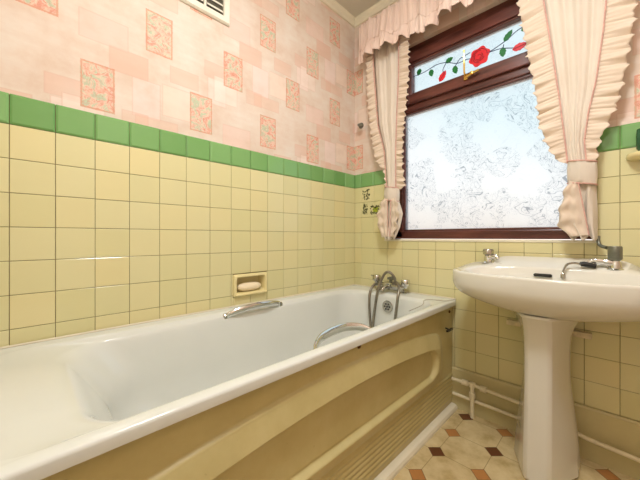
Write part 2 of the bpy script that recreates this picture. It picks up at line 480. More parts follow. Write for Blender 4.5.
def rose(cx, cz, R):
    b = MB()
    pts = [(cx+R*(1+.09*sin(6*t+.4))*cos(t), cz+R*(1+.09*sin(6*t+.4))*sin(t)) for t in [2*pi*k/48 for k in range(48)]]
    flat(b, pts); o = b.build('glass_rose', M['red'], wf, smooth=False)
    b = MB()
    for k in range(5):
        a0 = 1.25*k; rr = R*(.82-.15*k)
        arc = [(cx+rr*cos(a0+t)*.95, GY-.003, cz+rr*sin(a0+t)*.95) for t in [j*.25 for j in range(15)]]
        b.tube(arc, .0017, 5)
    b.build('petal_line', M['redd'], o)
rose(.819, .988, .050)
for (x, zc, a) in ((.618, .958, .95), (1.006, .958, .1)):
    b = MB(); flat(b, leafshape(x, zc, a, .066, .022)); o = b.build('glass_bud', M['red'], wf, smooth=False)
    b = MB()
    b.tube([(x-.03*cos(a), GY-.003, zc-.03*sin(a)), (x+.03*cos(a), GY-.003, zc+.03*sin(a))], .0014, 5)
    b.build('petal_line', M['redd'], o)
b = MB()
for pl in ([(.43, 1.026), (.50, 1.026), (.581, 1.040), (.64, 1.03), (.70, 1.0), (.75, 1.0), (.775, .995)],
           [(.64, 1.03), (.62, .995), (.63, .965)], [(.70, 1.0), (.72, 1.02), (.772, 1.03)],
           [(.862, .99), (.90, 1.0), (.954, 1.02), (1.0, 1.045), (1.06, 1.05)], [(.862, .99), (.92, .985), (.98, .962)],
           [(.691, .985), (.70, 1.0)], [(.931, .975), (.935, 1.0)]):
    b.tube(spline([(p[0], GY-.001, p[1]) for p in pl], 6), .0021, 6)
b.build('vine_line', M['vine'], wf)
# brass stay on the toplight
ws = thing('window_latch', (.765, .014, .875), 'brass casement latch on the brown rail below the stained glass roses', 'latch')
MB().box(.755, .775, .002, .0135, .862, .892).build('latch_plate', M['brass'], ws, bevel=.002)
b = MB(); b.tube([(.763, .004, .885), (.762, -.008, .900), (.761, -.008, 1.02)], .0048, 8); b.build('latch_arm', M['brass'], ws)
b = MB(); b.tube([(.765, .004, .876), (.79, -.010, .876), (.835, -.008, .886)], [.007, .006, .005], 8); b.lathe([(.002, -.006), (.009, -.004), (.009, .006), (.002, .009)], (.80, -.010, .880), 'y', 10)
b.build('latch_handle', M['brass'], ws)

# ------------------------------------------------------------------ bath
bt = thing('bathtub', (.365, -.92, FL), 'white enamelled bathtub along the tiled wall', 'bathtub')
RZ = -.342
BL = -1.86
def zt(x, y): return RZ
L = []
X0 = .010
L.append(rrect(.035, .712, BL+.01, -.014, .03, RZ-.030))
L.append(rrect(X0, .728, BL, -.010, .035, RZ-.028))
L.append(rrect(X0, .730, BL, -.010, .035, RZ-.008))
L.append(rrect(X0, .7285, BL, -.010, .034, RZ-.002))
L.append(rrect(X0+.002, .724, BL+.002, -.012, .032, RZ))
L.append(rrect(X0+.006, .700, BL+.006, -.016, .03, RZ-.001))
WELL = [
    (.060, .694, -1.80, -.128, .12, RZ-.001),
    (.070, .686, -1.76, -.138, .13, RZ-.005),
    (.080, .679, -1.67, -.146, .13, RZ-.014),
    (.086, .675, -1.635, -.149, .135, RZ-.020),
    (.091, .671, -1.612, -.152, .14, RZ-.034),
    (.097, .665, -1.585, -.155, .15, RZ-.07),
    (.110, .653, -1.53, -.162, .16, RZ-.16),
    (.124, .640, -1.50, -.175, .15, RZ-.25),
    (.152, .615, -1.42, -.20, .15, RZ-.33),
    (.195, .570, -1.36, -.25, .13, RZ-.372),
    (.26, .50, -1.25, -.33, .10, RZ-.385),
]
def smooth_rows(rows_, n=5):
    Q = [rows_[0]]+rows_+[rows_[-1]]; out = []
    for i in range(1, len(Q)-2):
        for k in range(n):
            t = k/n; out.append(tuple(.5*(2*b_+(c_-a_)*t+(2*a_-5*b_+4*c_-d_)*t*t+(3*b_-a_-3*c_+d_)*t**3) for a_, b_, c_, d_ in zip(Q[i-1], Q[i], Q[i+1], Q[i+2])))
    out.append(Q[-2]); return out
for p_ in smooth_rows(WELL): L.append(rrect(*p_))
b = MB(); b.loft(L, False, True)
b.build('tub', M['white'], bt, angle=60)
MB().lathe([(.006, 0), (.034, 0), (.036, .003), (.030, .006), (.010, .004), (.004, .004)], (.37, -.42, RZ-.386)).build('waste', M['chrome2'], bt)
b = MB(); b.lathe([(.004, -.004), (.034, -.004), (.036, .0), (.034, .004), (.030, .006)], (.378, -.164, RZ-.072), 'y', 28)
ov = b.build('overflow', M['chrome'], bt)
b = MB()
for k in range(6):
    a = k*pi/3; b.lathe([(.002, -.007), (.0055, -.0055), (.0055, .001)], (.378+.017*cos(a), -.164, RZ-.072+.017*sin(a)), 'y', 10)
b.lathe([(.002, -.007), (.006, -.0055), (.006, .001)], (.378, -.164, RZ-.072), 'y', 10)
b.build('overflow_hole', M['black'], ov)
# faint seam on the corner of the rim
b = MB(); b.tube(spline([(.668, -.44, RZ+.0004), (.655, -.28, RZ+.0006), (.610, -.165, RZ+.0006), (.640, -.118, RZ+.0006), (.70, -.10, RZ+.0006), (.722, -.04, RZ+.0006)], 8), .0014, 5)
b.build('rim_seam', M['rope'], bt)
# sealant against the wall
b = MB(); b.tube([(.0135, BL, RZ+.002), (.0135, -.014, RZ+.002), (.72, -.014, RZ+.002)], .004, 6); b.build('sealant', M['coving'], bt)
def grab(name, pts, label, w=.012):
    P = spline(pts, 10); n = len(P)
    b = MB(); loops = []
    for i, p in enumerate(P):
        d = (P[min(i+1, n-1)]-P[max(i-1, 0)]).normalized(); a = d.cross(Vector((0, 0, 1))).normalized(); u = a.cross(d)
        t = i/(n-1); k = .85+.5*sin(pi*t)
        loops.append([p+a*cos(q)*w*k*.55+u*sin(q)*w*k for q in [2*pi*j/14 for j in range(14)]])
    b.loft(loops, True, True); o = b.build('grab_handle', M['chrome2'], bt); tag(o, label)
    for e in (0, -1):
        b = MB(); q = Vector(P[e]); b.lathe([(.004, -.012), (.017, -.010), (.017, .004), (.010, .010)], q, 'x', 16); b.build('mounting_boss', M['chrome'], o)
    return o
grab('grab_handle', [(.080, -1.050, -.366), (.092, -1.030, -.352), (.104, -.97, -.338), (.108, -.895, -.332), (.104, -.82, -.336), (.090, -.760, -.346), (.078, -.738, -.360)],
     'chrome grab handle inside the bath on the side by the soap niche')
grab('grab_handle', [(.672, -1.045, -.374), (.648, -1.025, -.360), (.616, -.965, -.352), (.604, -.89, -.348), (.606, -.82, -.348), (.634, -.765, -.354), (.668, -.735, -.370)],
     'arched chrome grab handle on the panel side of the bath, beside the shower hose', .013)

# bath panel: heightfield

PZ0, PZ1, PY0, PY1 = -.915, RZ-.026, -1.85, -.012
def rsd(y, z, y0, y1, z0, zt, r):
    # rounded box style distance with a curved top
    hz = (zt-z0)/2; cz = (zt+z0)/2; cy = (y0+y1)/2; hy = (y1-y0)/2
    ax = abs(y-cy)-hy+r; az = abs(z-cz)-hz+r
    return sqrt(max(ax, 0)**2+max(az, 0)**2)+min(max(ax, az), 0)-r
def ph(y, z):
    q = ((y+.92)/.72)**2
    d1 = rsd(y, z, -1.70, -.160, -.742, -.432-.058*q, .085)
    d2 = rsd(y, z, -1.58, -.262, -.690, -.508-.055*q, .060)
    h = .0
    h += .007*sstep(.002, -.007, d1)+.021*clamp(-d1/.070)**.9
    h -= .026*sstep(.006, -.010, d2)
    if z < -.752:
        h += .0042*abs(sin((z+.752)/.0205*pi))*sstep(-.752, -.758, z)*sstep(-.902, -.896, z)
    return h
b = MB()
def pf(u, v):
    y = lerp(PY0, PY1, u); z = lerp(PZ0, PZ1, v); return (.700+ph(y, z), y, z)
b.grid(300, 200, pf)
b.box(.690, .698, PY0, PY1, PZ0, PZ1)
pn = b.build('front_panel', M['panel'], bt, fix=False, angle=80); tag(pn, 'ochre moulded plastic bath panel with a raised oval ring')
for (y, z) in ((-.861, -.388), (-.056, -.407)):
    b = MB(); b.lathe([(.001, .005), (.005, .004), (.008, .0), (.008, -.004)], (.702, y, z), 'x', 12); b.build('screw', M['rust'], pn)
b = MB(); b.tube([(.700, -.105, -.486), (.722, -.105, -.490), (.724, -.105, -.490)], .004, 8); b.box(.716, .726, -.135, -.068, -.497, -.488)
b.build('panel_catch', M['black'], pn, smooth=False)
# plinth strip
b = MB(); prof = [(.690, FL), (.733, FL), (.732, FL+.010), (.726, FL+.020), (.714, FL+.025), (.690, FL+.025)]
b.loft([[(p[0], yy, p[1]) for p in prof] for yy in (BL, -.02)], True, True)
tag(b.build('plinth_strip', M['coving'], smooth=False), 'cream wooden strip along the floor under the bath panel', 'skirting strip')

# ------------------------------------------------------------------ bath mixer with shower hose
mx = thing('mixer_tap', (.35, -.075, RZ), 'chrome bath mixer tap with shower hose at the end of the bath', 'tap')
b = MB()
bz = RZ+.036
b.tube([(.240, -.072, bz), (.27, -.072, bz), (.33, -.072, bz+.002), (.39, -.072, bz+.002), (.415, -.072, bz), (.444, -.072, bz)], [.014, .020, .026, .026, .020, .016], 16)
b.lathe([(.026, 0), (.027, .006), (.018, .012), (.016, .05)], (.262, -.072, RZ), 'z', 18)
b.lathe([(.026, 0), (.027, .006), (.018, .012), (.016, .05)], (.425, -.072, RZ), 'z', 18)
b.build('mixer_body', M['chrome'], mx)
b = MB(); b.tube(spline([(.335, -.080, bz-.002), (.335, -.12, bz+.0), (.335, -.146, bz-.008), (.335, -.156, bz-.022)], 6), [.017]*6+[.015]*6+[.013]*7, 14)
b.build('spout', M['chrome'], mx)
for (x, m_) in ((.240, 'chrome'), (.446, 'chrome2')):
    b = MB(); hh = .004 if x < .3 else .014
    b.lathe([(.012, .0), (.014, .012), (.024, .016), (.027, .024), (.026, .048), (.021, .054), (.004, .056)], (x, -.072, bz+.012-hh), 'z', 10)
    if x < .3: b.tube([(x, -.072, bz+.05), (x-.045, -.074, bz+.055)], [.007, .005], 8)
    b.build('tap_knob', M[m_], mx)
b = MB(); b.tube([(.345, -.072, bz+.01), (.345, -.072, bz+.045)], [.012, .010], 12); b.tube([(.325, -.075, bz+.048), (.365, -.075, bz+.048)], .008, 10)
b.tube([(.352, -.095, bz+.052), (.352, -.06, bz+.052)], .010, 10)
b.build('diverter', M['dullmetal'], mx)
def hosew(b, pts, r=.0078):
    P = spline(pts, 22); b.tube(P, [r*(1+.07*(i % 2)) for i in range(len(P))], 10)
b = MB()
hosew(b, [(.285, -.085, -.300), (.264, -.125, -.296), (.258, -.168, -.335), (.262, -.186, -.410), (.274, -.192, -.515), (.300, -.215, -.590), (.335, -.245, -.625), (.345, -.245, -.600),
          (.302, -.205, -.545), (.306, -.186, -.417), (.316, -.168, -.312), (.332, -.150, -.250), (.354, -.140, -.214), (.382, -.134, -.215), (.400, -.118, -.246), (.388, -.098, -.285)])
hosew(b, [(.375, -.095, -.285), (.408, -.115, -.270), (.448, -.150, -.298), (.458, -.182, -.345), (.455, -.188, -.400), (.448, -.192, -.460), (.44, -.205, -.560)])
b.build('shower_hose', M['hose'], mx)

# ------------------------------------------------------------------ soap niche and soap
sn = thing('soap_dish', (.006, -.872, -.303), 'pale yellow ceramic soap dish set in the tiles above the bath', 'soap dish')
y0, y1, z0, z1 = SOAP
b = MB()
def yz(y0, y1, z0, z1, r, x):
    return [(x, p[0], p[1]) for p in [(q[0], q[1]) for q in rrect(y0, y1, z0, z1, r, 0, 5)]]
b.loft([yz(y0, y1, z0, z1, .006, .002), yz(y0, y1, z0, z1, .008, .012), yz(y0+.005, y1-.005, z0+.005, z1-.005, .008, .017),
        yz(y0+.014, y1-.014, z0+.015, z1-.014, .010, .016), yz(y0+.017, y1-.017, z0+.018, z1-.016, .010, .008), yz(y0+.020, y1-.020, z0+.020, z1-.019, .012, -.045)], False, True)
b.build('dish_body', M['ceramic'], sn, angle=50)
b = MB(); b.box(.010, .026, y0+.006, y1-.006, z0+.004, z0+.015)
b.build('dish_lip', M['ceramic'], sn, bevel=.005)
b = MB(); sy, sz = -.872, z0+.042
lo = []
for k in range(9):
    t = -pi/2+pi*k/8; r = cos(t); lo.append([(-.008+.026*max(r, .02)**.6*cos(a), sy+.070*max(r, .02)**.6*(abs(cos(a+pi/2))**.7)*(1 if sin(a) > 0 else -1), sz+.021*sin(t)) for a in [2*pi*j/24 for j in range(24)]])
b.loft(lo, True, True)
tag(b.build('soap_bar', M['soap'], angle=80), 'peach coloured soap bar lying in the wall soap dish', 'soap')

# wall opening behind the dish and vent
# (cut into the wall mesh so nothing intersects)
def cut(o, x0, x1, y0, y1, z0, z1):
    pass

# ------------------------------------------------------------------ wall vent
vt = thing('wall_vent', (.0, -1.115, 1.034), 'ivory louvred air vent high on the pink wallpaper', 'vent')
vy0, vy1, vz0, vz1 = -1.240, -.990, 1.034, 1.284
b = MB(); w = .032
b.loft([yz(vy0, vy1, vz0, vz1, .004, .0), yz(vy0, vy1, vz0, vz1, .004, .008), yz(vy0+.006, vy1-.006, vz0+.006, vz1-.006, .004, .016),
        yz(vy0+w, vy1-w, vz0+w, vz1-w, .003, .014), yz(vy0+w+.002, vy1-w-.002, vz0+w+.002, vz1-w-.002, .003, .003)], False, True)
b.box(.003, .014, -1.120, -1.110, vz0+w, vz1-w)
b.build('vent_frame', M['vent'], vt, angle=30)
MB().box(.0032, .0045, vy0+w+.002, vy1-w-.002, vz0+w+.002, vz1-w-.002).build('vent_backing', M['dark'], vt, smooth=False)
for (a, c) in ((vy0+w+.006, -1.124), (-1.106, vy1-w-.006)):
    for k in range(6):
        z = vz0+w+.012+k*.030
        b = MB(); b.add([(.0048, a, z+.012), (.0048, c, z+.012), (.013, c, z), (.013, a, z), (.0048, a, z+.016), (.0048, c, z+.016), (.0145, c, z+.004), (.0145, a, z+.004)],
                        [(0, 1, 2, 3), (4, 7, 6, 5), (0, 4, 5, 1), (3, 2, 6, 7), (0, 3, 7, 4), (1, 5, 6, 2)])
        b.build('vent_louvre', M['vent'], vt, smooth=False)

# ------------------------------------------------------------------ hook, tile transfers
hk = thing('wall_hook', (.062, 0, .794), 'small tarnished metal hook on the wallpaper left of the left curtain', 'hook')
MB().lathe([(.020, .0), (.021, -.004), (.015, -.008), (.010, -.012)], (.060, 0, .797), 'y', 18).build('hook_plate', M['dullmetal'], hk)
b = MB(); b.tube(spline([(.060, -.008, .797), (.064, -.03, .795), (.076, -.048, .786), (.096, -.056, .778)], 6), [.010]*6+[.009]*6+[.011]*7, 10); b.build('hook_arm', M['dullmetal'], hk)
b = MB(); b.lathe([(.002, -.014), (.014, -.010), (.018, .0), (.014, .010), (.002, .014)], (.098, -.056, .776), 'z', 14); b.build('hook_knob', M['dullmetal'], hk)
def transfer(name, x0, x1, z0, z1, label, lime, seed):
    rnd = random.Random(seed); b = MB()
    for k in range(34):
        cx, cz = rnd.uniform(x0+.01, x1-.01), rnd.uniform(z0+.008, z1-.008)
        pts = leafshape(cx, cz, rnd.uniform(0, 6.28), rnd.uniform(.008, .015), .0030, 4)
        b.loft([[(p[0], -.0068, p[1]) for p in pts], [(p[0], -.0078, p[1]) for p in pts]], True, True)
    for k in range(3):
        a = rnd.uniform(0, 6); b.tube(spline([(x0+.01, -.0072, lerp(z0, z1, .2+.3*k)), ((x0+x1)/2, -.0072, lerp(z0, z1, .35+.2*k)), (x1-.01, -.0072, lerp(z0, z1, .1+.4*k))], 5), .0009, 5)
    o = thing(name, ((x0+x1)/2, -.007, z0), label, 'tile transfer')
    b.build('leaf_sprig', M['decal'], o, smooth=False)
    if lime:
        b = MB(); pts = rrect(lerp(x0, x1, .35), lerp(x0, x1, .8), lerp(z0, z1, .3), lerp(z0, z1, .75), .004, 0, 3)
        b.loft([[(p[0], -.0066, p[1]) for p in pts], [(p[0], -.0072, p[1]) for p in pts]], True, True); b.build('lime_patch', M['decal2'], o, smooth=False)
transfer('leaf_transfer', .068, .148, .258, .343, 'dark leafy tile transfer just below the green border left of the window', False, 3)
transfer('leaf_transfer', .135, .222, .150, .226, 'leafy tile transfer with a lime green patch, left of the window', True, 5)
transfer('leaf_transfer', .072, .128, .150, .245, 'small dark leaf transfer beneath the topmost one, left of the window', False, 8)

# ------------------------------------------------------------------ curtains
def curtain(name, loc, label, y0, outL, panL, panR, outR, tie, tail, tabs, seed, ztop=1.40):
    o = thing(name, loc, label, 'curtain', None)
    rnd = random.Random(seed)
    zb = tie[3]
    def I(tab): return sorted([(z, x) for x, z in tab])
    oL, pL, pR, oR = map(I, (outL, panL, panR, outR))
    def fold(u, z):
        k = sstep(tie[2]-.05, ztop, z)
        return (.003+.008*k)*sin(u*pi*2*2.2+seed)+(.0015+.002*k)*sin(u*pi*2*6.3+2)+.004*noise.noise(Vector((u*5, z*4, seed)))
    def bulge(u, z): return -.020*sin(pi*clamp(u))*(1-sstep(tie[2], tie[2]+.3, z))
    def pan(u, v):
        z = lerp(zb, ztop, v); xl, xr = interp(pL, z), interp(pR, z)
        x = lerp(xl, xr, u); return (x, y0+fold(u, z)+bulge(u, z), z)
    b = MB(); b.grid(48, 60, pan); b.build('curtain_panel', M['curtain'], o, solid=.0018, fix=False, angle=180)
    def frill(inner, outer, sgn, zlo):
        b = MB(); FQ = 150 if seed < 2 else 112
        ph = rnd.uniform(0, 6)
        def f(u, v):
            z = lerp(zlo, ztop, v)
            xi = interp(inner, z); xo = interp(outer, z)
            s = z*FQ+3.0*noise.noise(Vector((z*9, seed, sgn)))+ph
            w = abs(xo-xi)
            rag = .006*(1-2*abs(sin(s*.5+.7)))+.002*sin(s*2.3)
            x = lerp(xi, xo+sgn*rag, u)
            zz = z - .35*w*u*(.6)
            y = y0 + sgn*0 - .004 - (u**.8)*(.017*(abs(sin(s*.5))-.4)+.004*sin(s*1.5+1)) - .006*u + .0015*sin(z*420)*(1-u)
            y += bulge(0 if sgn < 0 else 1, z)
            return (x, y, zz)
        b.grid(12, 420, lambda u, v: f(u, v)); return b
    for inner, outer, sgn in ((pL, oL, -1), (pR, oR, 1)):
        frill(inner, outer, sgn, tie[2]-.01).build('frill', M['frill'], o, solid=.0016, fix=False, angle=180)
        pts = []
        for k in range(60):
            z = lerp(tie[2], ztop, k/59); pts.append((interp(inner, z)+.0, y0-.009, z))
        b = MB(); b.tube(pts, .0030, 6); b.build('binding', M['trim'], o)
    # tie band
    x0, x1, zt_, zb_ = tie
    b = MB(); lo = []
    for k in range(7):
        t = k/6; z = lerp(zb_, zt_, t); r = 1+.06*sin(pi*t)
        lo.append([((x0+x1)/2+(x1-x0)/2*r*1.06*cos(a), y0-.006+(.034+.003*sin(11*a+3*t)+.002*sin(23*a))*r*sin(a), z-.008*cos(a)+.004*noise.noise(Vector((a*2, t*3, seed)))) for a in [2*pi*j/28 for j in range(28)]])
    b.loft(lo, True, True); b.build('tie_band', M['curtain'], o, angle=80)
    for z in (zb_, zt_):
        b = MB(); b.tube([((x0+x1)/2+(x1-x0)/2*1.08*cos(a), y0-.006+.0355*sin(a), z-.008*cos(a)) for a in [2*pi*j/28 for j in range(29)]], .003, 6); b.build('binding', M['trim'], o)
    # tail: fabric fanning out below the band
    tl, tr = sorted([(z, x) for x, z in tail[0]]), sorted([(z, x) for x, z in tail[1]])
    zlow = min(tl[0][0], tr[0][0])
    def tf(u, v):
        z = lerp(zlow, zb_+.012, v); xl, xr = interp(tl, z), interp(tr, z)
        k = 1-v
        y = y0-.008+(.006+.016*k)*sin(u*pi*2*2.6+seed+v*1.5)+.006*k*sin(u*40)-.018*sin(pi*u)
        dz = .010*k*sin(u*pi*5+seed)
        return (lerp(xl, xr, u), y, z+dz)
    b = MB(); b.grid(60, 40, tf); b.build('curtain_tail', M['curtain'], o, solid=.0016, fix=False, angle=180)
    xm = (x0+x1)/2
    for sgn, edge, q in ((-1, tl, .10), (1, tr, .16)):
        if sgn > 0 and seed > 2: continue
        inner = lambda z: lerp(xm+sgn*q*(x1-x0), xm+sgn*.05*(x1-x0)+(.030 if seed > 2 else 0), clamp((zb_-z)/(zb_-zlow)))
        def wf_(u, v):
            z = lerp(zlow+.012, zb_+.004, v); xi = inner(z); xo = interp(edge, z)+sgn*(-.004*sin(pi*v)+.006*sin(z*95+seed))
            k = sin(pi*clamp(v*.9+.1))
            return (lerp(xi, xo, u), y0-.040-.012*k*u+.007*u*sin(z*105+seed)+.003*sin(u*14), z-.018*u*(1-v)+.012*u)
        b = MB(); b.grid(12, 60, wf_); b.build('frill', M['frill'], o, solid=.0016, fix=False, angle=180)
        b = MB(); b.tube([(inner(lerp(zlow+.012, zb_, k/20)), y0-.043, lerp(zlow+.012, zb_, k/20)) for k in range(21)], .0024, 6); b.build('binding', M['trim'], o)
    return o
curtain('curtain', (.34, -.055, -.02), 'narrow cream pink frilled curtain tied back left of the window', -.055,
        [(.150, 1.45), (.152, 1.236), (.156, .996), (.185, .717), (.225, .523), (.290, .430), (.305, .315)],
        [(.198, 1.45), (.203, 1.244), (.212, 1.075), (.243, .736), (.290, .560), (.302, .425), (.312, .300)],
        [(.396, 1.45), (.394, 1.0), (.382, .779), (.374, .544), (.375, .30)],
        [(.470, 1.45), (.470, 1.0), (.450, .80), (.430, .62), (.428, .43), (.445, .33), (.405, .290)],
        (.300, .392, .314, .232),
        ([(.304, .24), (.258, .134), (.272, .060), (.300, -.004)], [(.392, .24), (.425, .15), (.410, .07), (.375, -.006)]), None, 1.3)
curtain('curtain', (1.25, -.055, -.02), 'broad cream pink frilled curtain tied back above the washbasin', -.055,
        [(1.010, 1.45), (1.020, 1.11), (1.056, .861), (1.087, .667), (1.099, .528), (1.125, .432), (1.155, .355), (1.196, .315)],
        [(1.095, 1.45), (1.119, 1.055), (1.148, .82), (1.175, .592), (1.188, .46), (1.203, .300)],
        [(1.345, 1.45), (1.320, .95), (1.311, .828), (1.290, .636), (1.268, .522), (1.254, .40), (1.262, .300)],
        [(1.425, 1.45), (1.405, .92), (1.393, .79), (1.373, .644), (1.353, .535), (1.319, .446), (1.302, .391), (1.290, .300)],
        (1.204, 1.290, .315, .222),
        ([(1.204, .23), (1.176, .118), (1.172, .054), (1.212, .002)], [(1.290, .23), (1.294, .12), (1.294, -.004)]), None, 3.1)
# valance
vl = thing('valance', (.85, -.08, 1.50), 'gathered peach pink frilled valance across the top of the window', 'valance')
VX0, VX1 = .112, 1.62
def vwave(x, k):
    return .008*sin(x*52+.6*sin(x*9))+.014*abs(sin(x*62+.9*sin(x*17)))+.005*abs(sin(x*143+sin(x*31)))+.022*k*sin(x*13.5+.5)+.010*k*sin(x*31)
def seamz(x): return 1.262+.016*sin(x*26+1)+.010*sin(x*61)
def botz(x): return 1.180+.012*sin(x*26+2.2)+.009*sin(x*74)
def vf(u, v):
    x = lerp(VX0, VX1, u); zs = seamz(x); z = lerp(zs, 1.428+.004*sin(x*95), v); k = 1-v
    return (x, -.112+vwave(x, k)-.012*k+.005*sin(x*230)*(.4+.6*v), z)
b = MB(); b.grid(760, 26, vf); b.build('valance_cloth', M['valance'], vl, solid=.0016, fix=False, angle=180)
def vfr(u, v):
    x = lerp(VX0, VX1, u); zs = seamz(x)+.006; z = lerp(botz(x), zs, v); k = 1-v
    return (x+.006*k*sin(x*90), -.126+vwave(x, 1)-.028*k*(.6+.5*sin(x*74+1))+.012*abs(sin(x*95))*k, z)
b = MB(); b.grid(760, 12, vfr); b.build('valance_frill', M['valance'], vl, solid=.0016, fix=False, angle=180)
b = MB(); b.tube([(lerp(VX0, VX1, k/300), -.130+vwave(lerp(VX0, VX1, k/300), 1), seamz(lerp(VX0, VX1, k/300))+.002) for k in range(301)], .0024, 5); b.build('binding', M['valance'], vl)
b = MB(); b.tube([(VX0+.01, -.072, 1.415), (VX1-.01, -.072, 1.415)], .008, 10)
for x in (.14, .85, 1.58): b.tube([(x, 0, 1.415), (x, -.072, 1.415)], .006, 8)
b.build('curtain_rail', M['vent'], vl)

# ------------------------------------------------------------------ washbasin
SX, RZB = 1.158, -.148
wbn = thing('washbasin', (SX, -.2, FL), 'cream white pedestal washbasin under the window', 'washbasin')
def outline(sc_, ysh=0, zf=None, N=72, front=-.418, back=-.012, yc=-.225, hw=.362, backw=.282):
    pts = []
    for k in range(N):
        a = 2*pi*k/N; c, s = cos(a), sin(a)
        if s >= 0:   # rear half: from widest line back to the wall, tapering
            e = 5.0
            X = (abs(c)**(2/e))*(1 if c > 0 else -1); Yn = abs(s)**(2/e)
            hwv = lerp(hw, backw, Yn**1.5)
            x = X*hwv; y = yc+(back-yc)*Yn
        else:
            e = 2.35
            X = (abs(c)**(2/e))*(1 if c > 0 else -1); Yn = abs(s)**(2/e)
            x = X*hw; y = yc+(front-yc)*Yn
        pts.append((x, y))
    out = []
    for x, y in pts:
        xx, yy = SX+x*sc_, (y-ysh)*1.0
        out.append((xx, yy, zf(xx, yy) if callable(zf) else zf))
    return out
def rimz(x, y): return lerp(RZB, -.121, sstep(-.24, -.06, y))+.031*sstep(-.05, -.014, y)
def shrink(ol, kx, ky, cy, zf):
    return [(SX+(p[0]-SX)*kx, cy+(p[1]-cy)*ky, zf(p[0], p[1]) if callable(zf) else zf) for p in ol]
base = outline(1, zf=rimz)
LO = []
cy = -.18
def under(dz, kx, kyf):
    # front and sides move in, back stays at the wall
    out = []
    for (x, y, z) in base:
        yy = -.012+(y+.012)*kyf
        out.append((SX+(x-SX)*kx, yy, rimz(x, y)*(1-dz[1])+dz[0]*dz[1] if isinstance(dz, tuple) else rimz(x, y)-dz))
    return out
for zz_, kx, ky in ((-.312, .20, .60), (-.309, .30, .68), (-.303, .42, .75), (-.293, .56, .81), (-.280, .70, .86), (-.264, .83, .91), (-.246, .925, .955), (-.226, .975, .985), (-.204, .998, .997)):
    LO.append(under((zz_, 1), kx, ky))
LO.append(under(.010, 1, 1)); LO.append(under(.003, .996, .997)); LO.append(under(.0, .985, .986))
def bowl(hx, yb, yf, z, zoff=None):
    out = []
    for k in range(72):
        a = 2*pi*k/72; c, s = cos(a), sin(a); e = 2.6
        X = (abs(c)**(2/e))*(1 if c > 0 else -1); Y = (abs(s)**(2/e))*(1 if s > 0 else -1)
        x = SX+hx*X; y = (yb+yf)/2+(yb-yf)/2*Y
        out.append((x, y, (rimz(x, y)+zoff) if zoff is not None else z))
    return out
LO.append(bowl(.318, -.118, -.400, 0, 0.)); LO.append(bowl(.308, -.124, -.392, 0, -.006)); LO.append(bowl(.290, -.132, -.380, -.175))
LO.append(bowl(.262, -.145, -.360, -.215)); LO.append(bowl(.20, -.17, -.33, -.255)); LO.append(bowl(.10, -.20, -.29, -.272)); LO.append(bowl(.03, -.23, -.26, -.276))
b = MB(); b.loft(LO, True, True); b.build('basin_bowl', M['basin'], wbn, angle=75)
b = MB(); pts = rrect(SX-.031-.033, SX+.033-.033, -.165, -.152, .0062, 0, 4)
b.loft([[(p[0], -.1345, p[1]-.003) for p in pts], [(p[0], -.1415, p[1]-.003) for p in pts]], True, True); b.build('overflow_slot', M['black'], wbn, smooth=False)
MB().lathe([(.006, -.004), (.022, -.002), (.024, .0), (.018, .002), (.008, .001)], (SX, -.245, -.273)).build('waste', M['chrome2'], wbn)
# pedestal: octagonal column
def octa(hx, yf, yb, z, c=.42, hx2=None):
    # front facet narrow, side facets chamfered
    return [(SX-hx, yb, z), (SX-hx, lerp(yf, yb, .55), z), (SX-hx*c-.004, yf, z), (SX+hx*c-.004, yf, z), (SX+hx, lerp(yf, yb, .55), z), (SX+hx, yb, z)]
def cx_(lp, dx): return [(p[0]+dx, p[1], p[2]) for p in lp]
PL = []
for z, hx, yf in ((-.942, .108, -.330), (-.86, .102, -.322), (-.80, .097, -.318), (-.723, .089, -.312), (-.65, .080, -.308), (-.585, .075, -.304), (-.467, .075, -.304), (-.40, .081, -.306),
                  (-.368, .090, -.312), (-.340, .102, -.322), (-.318, .114, -.334), (-.300, .126, -.345)):
    PL.append(cx_(octa(hx, yf, -.062, z, .041/hx), -.021))
b = MB(); b.loft(PL, True, True); b.build('pedestal', M['basin'], wbn, bevel=.012, angle=25)
# batten
tag(MB().box(.966, 1.276, -.030, -.007, -.427, -.403).build('wooden_batten', M['batten'], smooth=False, bevel=.002), 'short grubby painted batten on the tiles behind the pedestal', 'batten')

# basin taps
def pillar_tap(loc, ang, label, head):
    ln = .58 if head == 'short' else .92
    o = thing('basin_tap', loc, label, 'tap', None)
    x, y, z = loc
    b = MB(); b.lathe([(.027, 0), (.028, .004), (.020, .009), (.018, .03), (.013, .040)], loc, 'z', 18)
    d = Vector((cos(ang), sin(ang), 0))
    c = Vector(loc)+Vector((0, 0, .024))
    b.tube(spline([c, c+d*.035*ln+Vector((0, 0, .008)), c+d*.070*ln+Vector((0, 0, .010)), c+d*.086*ln+Vector((0, 0, -.002))], 6), [.016]*6+[.012]*6+[.009]*7, 12)
    b.build('tap_body', M['chrome2'], o)
    b = MB()
    if head == 'short':
        b.lathe([(.011, .034), (.019, .040), (.024, .044), (.025, .064), (.021, .069), (.003, .070)], loc, 'z', 8)
        b.build('tap_head', M['chrome'], o)
    else:
        b.lathe([(.013, .036), (.019, .042), (.021, .045), (.021, .088), (.019, .093), (.003, .094)], loc, 'z', 20)
        b.build('tap_head', M['dullmetal'], o)
    return o
pillar_tap((.903, -.090, -.126), -.35, 'short chrome tap with a faceted head at the left end of the washbasin', 'short')
tp = pillar_tap((1.345, -.094, -.127), pi+.2, 'chrome tap with a tall grey cylindrical head at the right end of the washbasin', 'tall')
b = MB(); b.tube(spline([(1.296, -.026, .006), (1.296, -.030, -.018), (1.303, -.040, -.034), (1.322, -.068, -.041)], 8), .0068, 10)
pb = b.build('bent_pipe', M['dullmetal'], None)
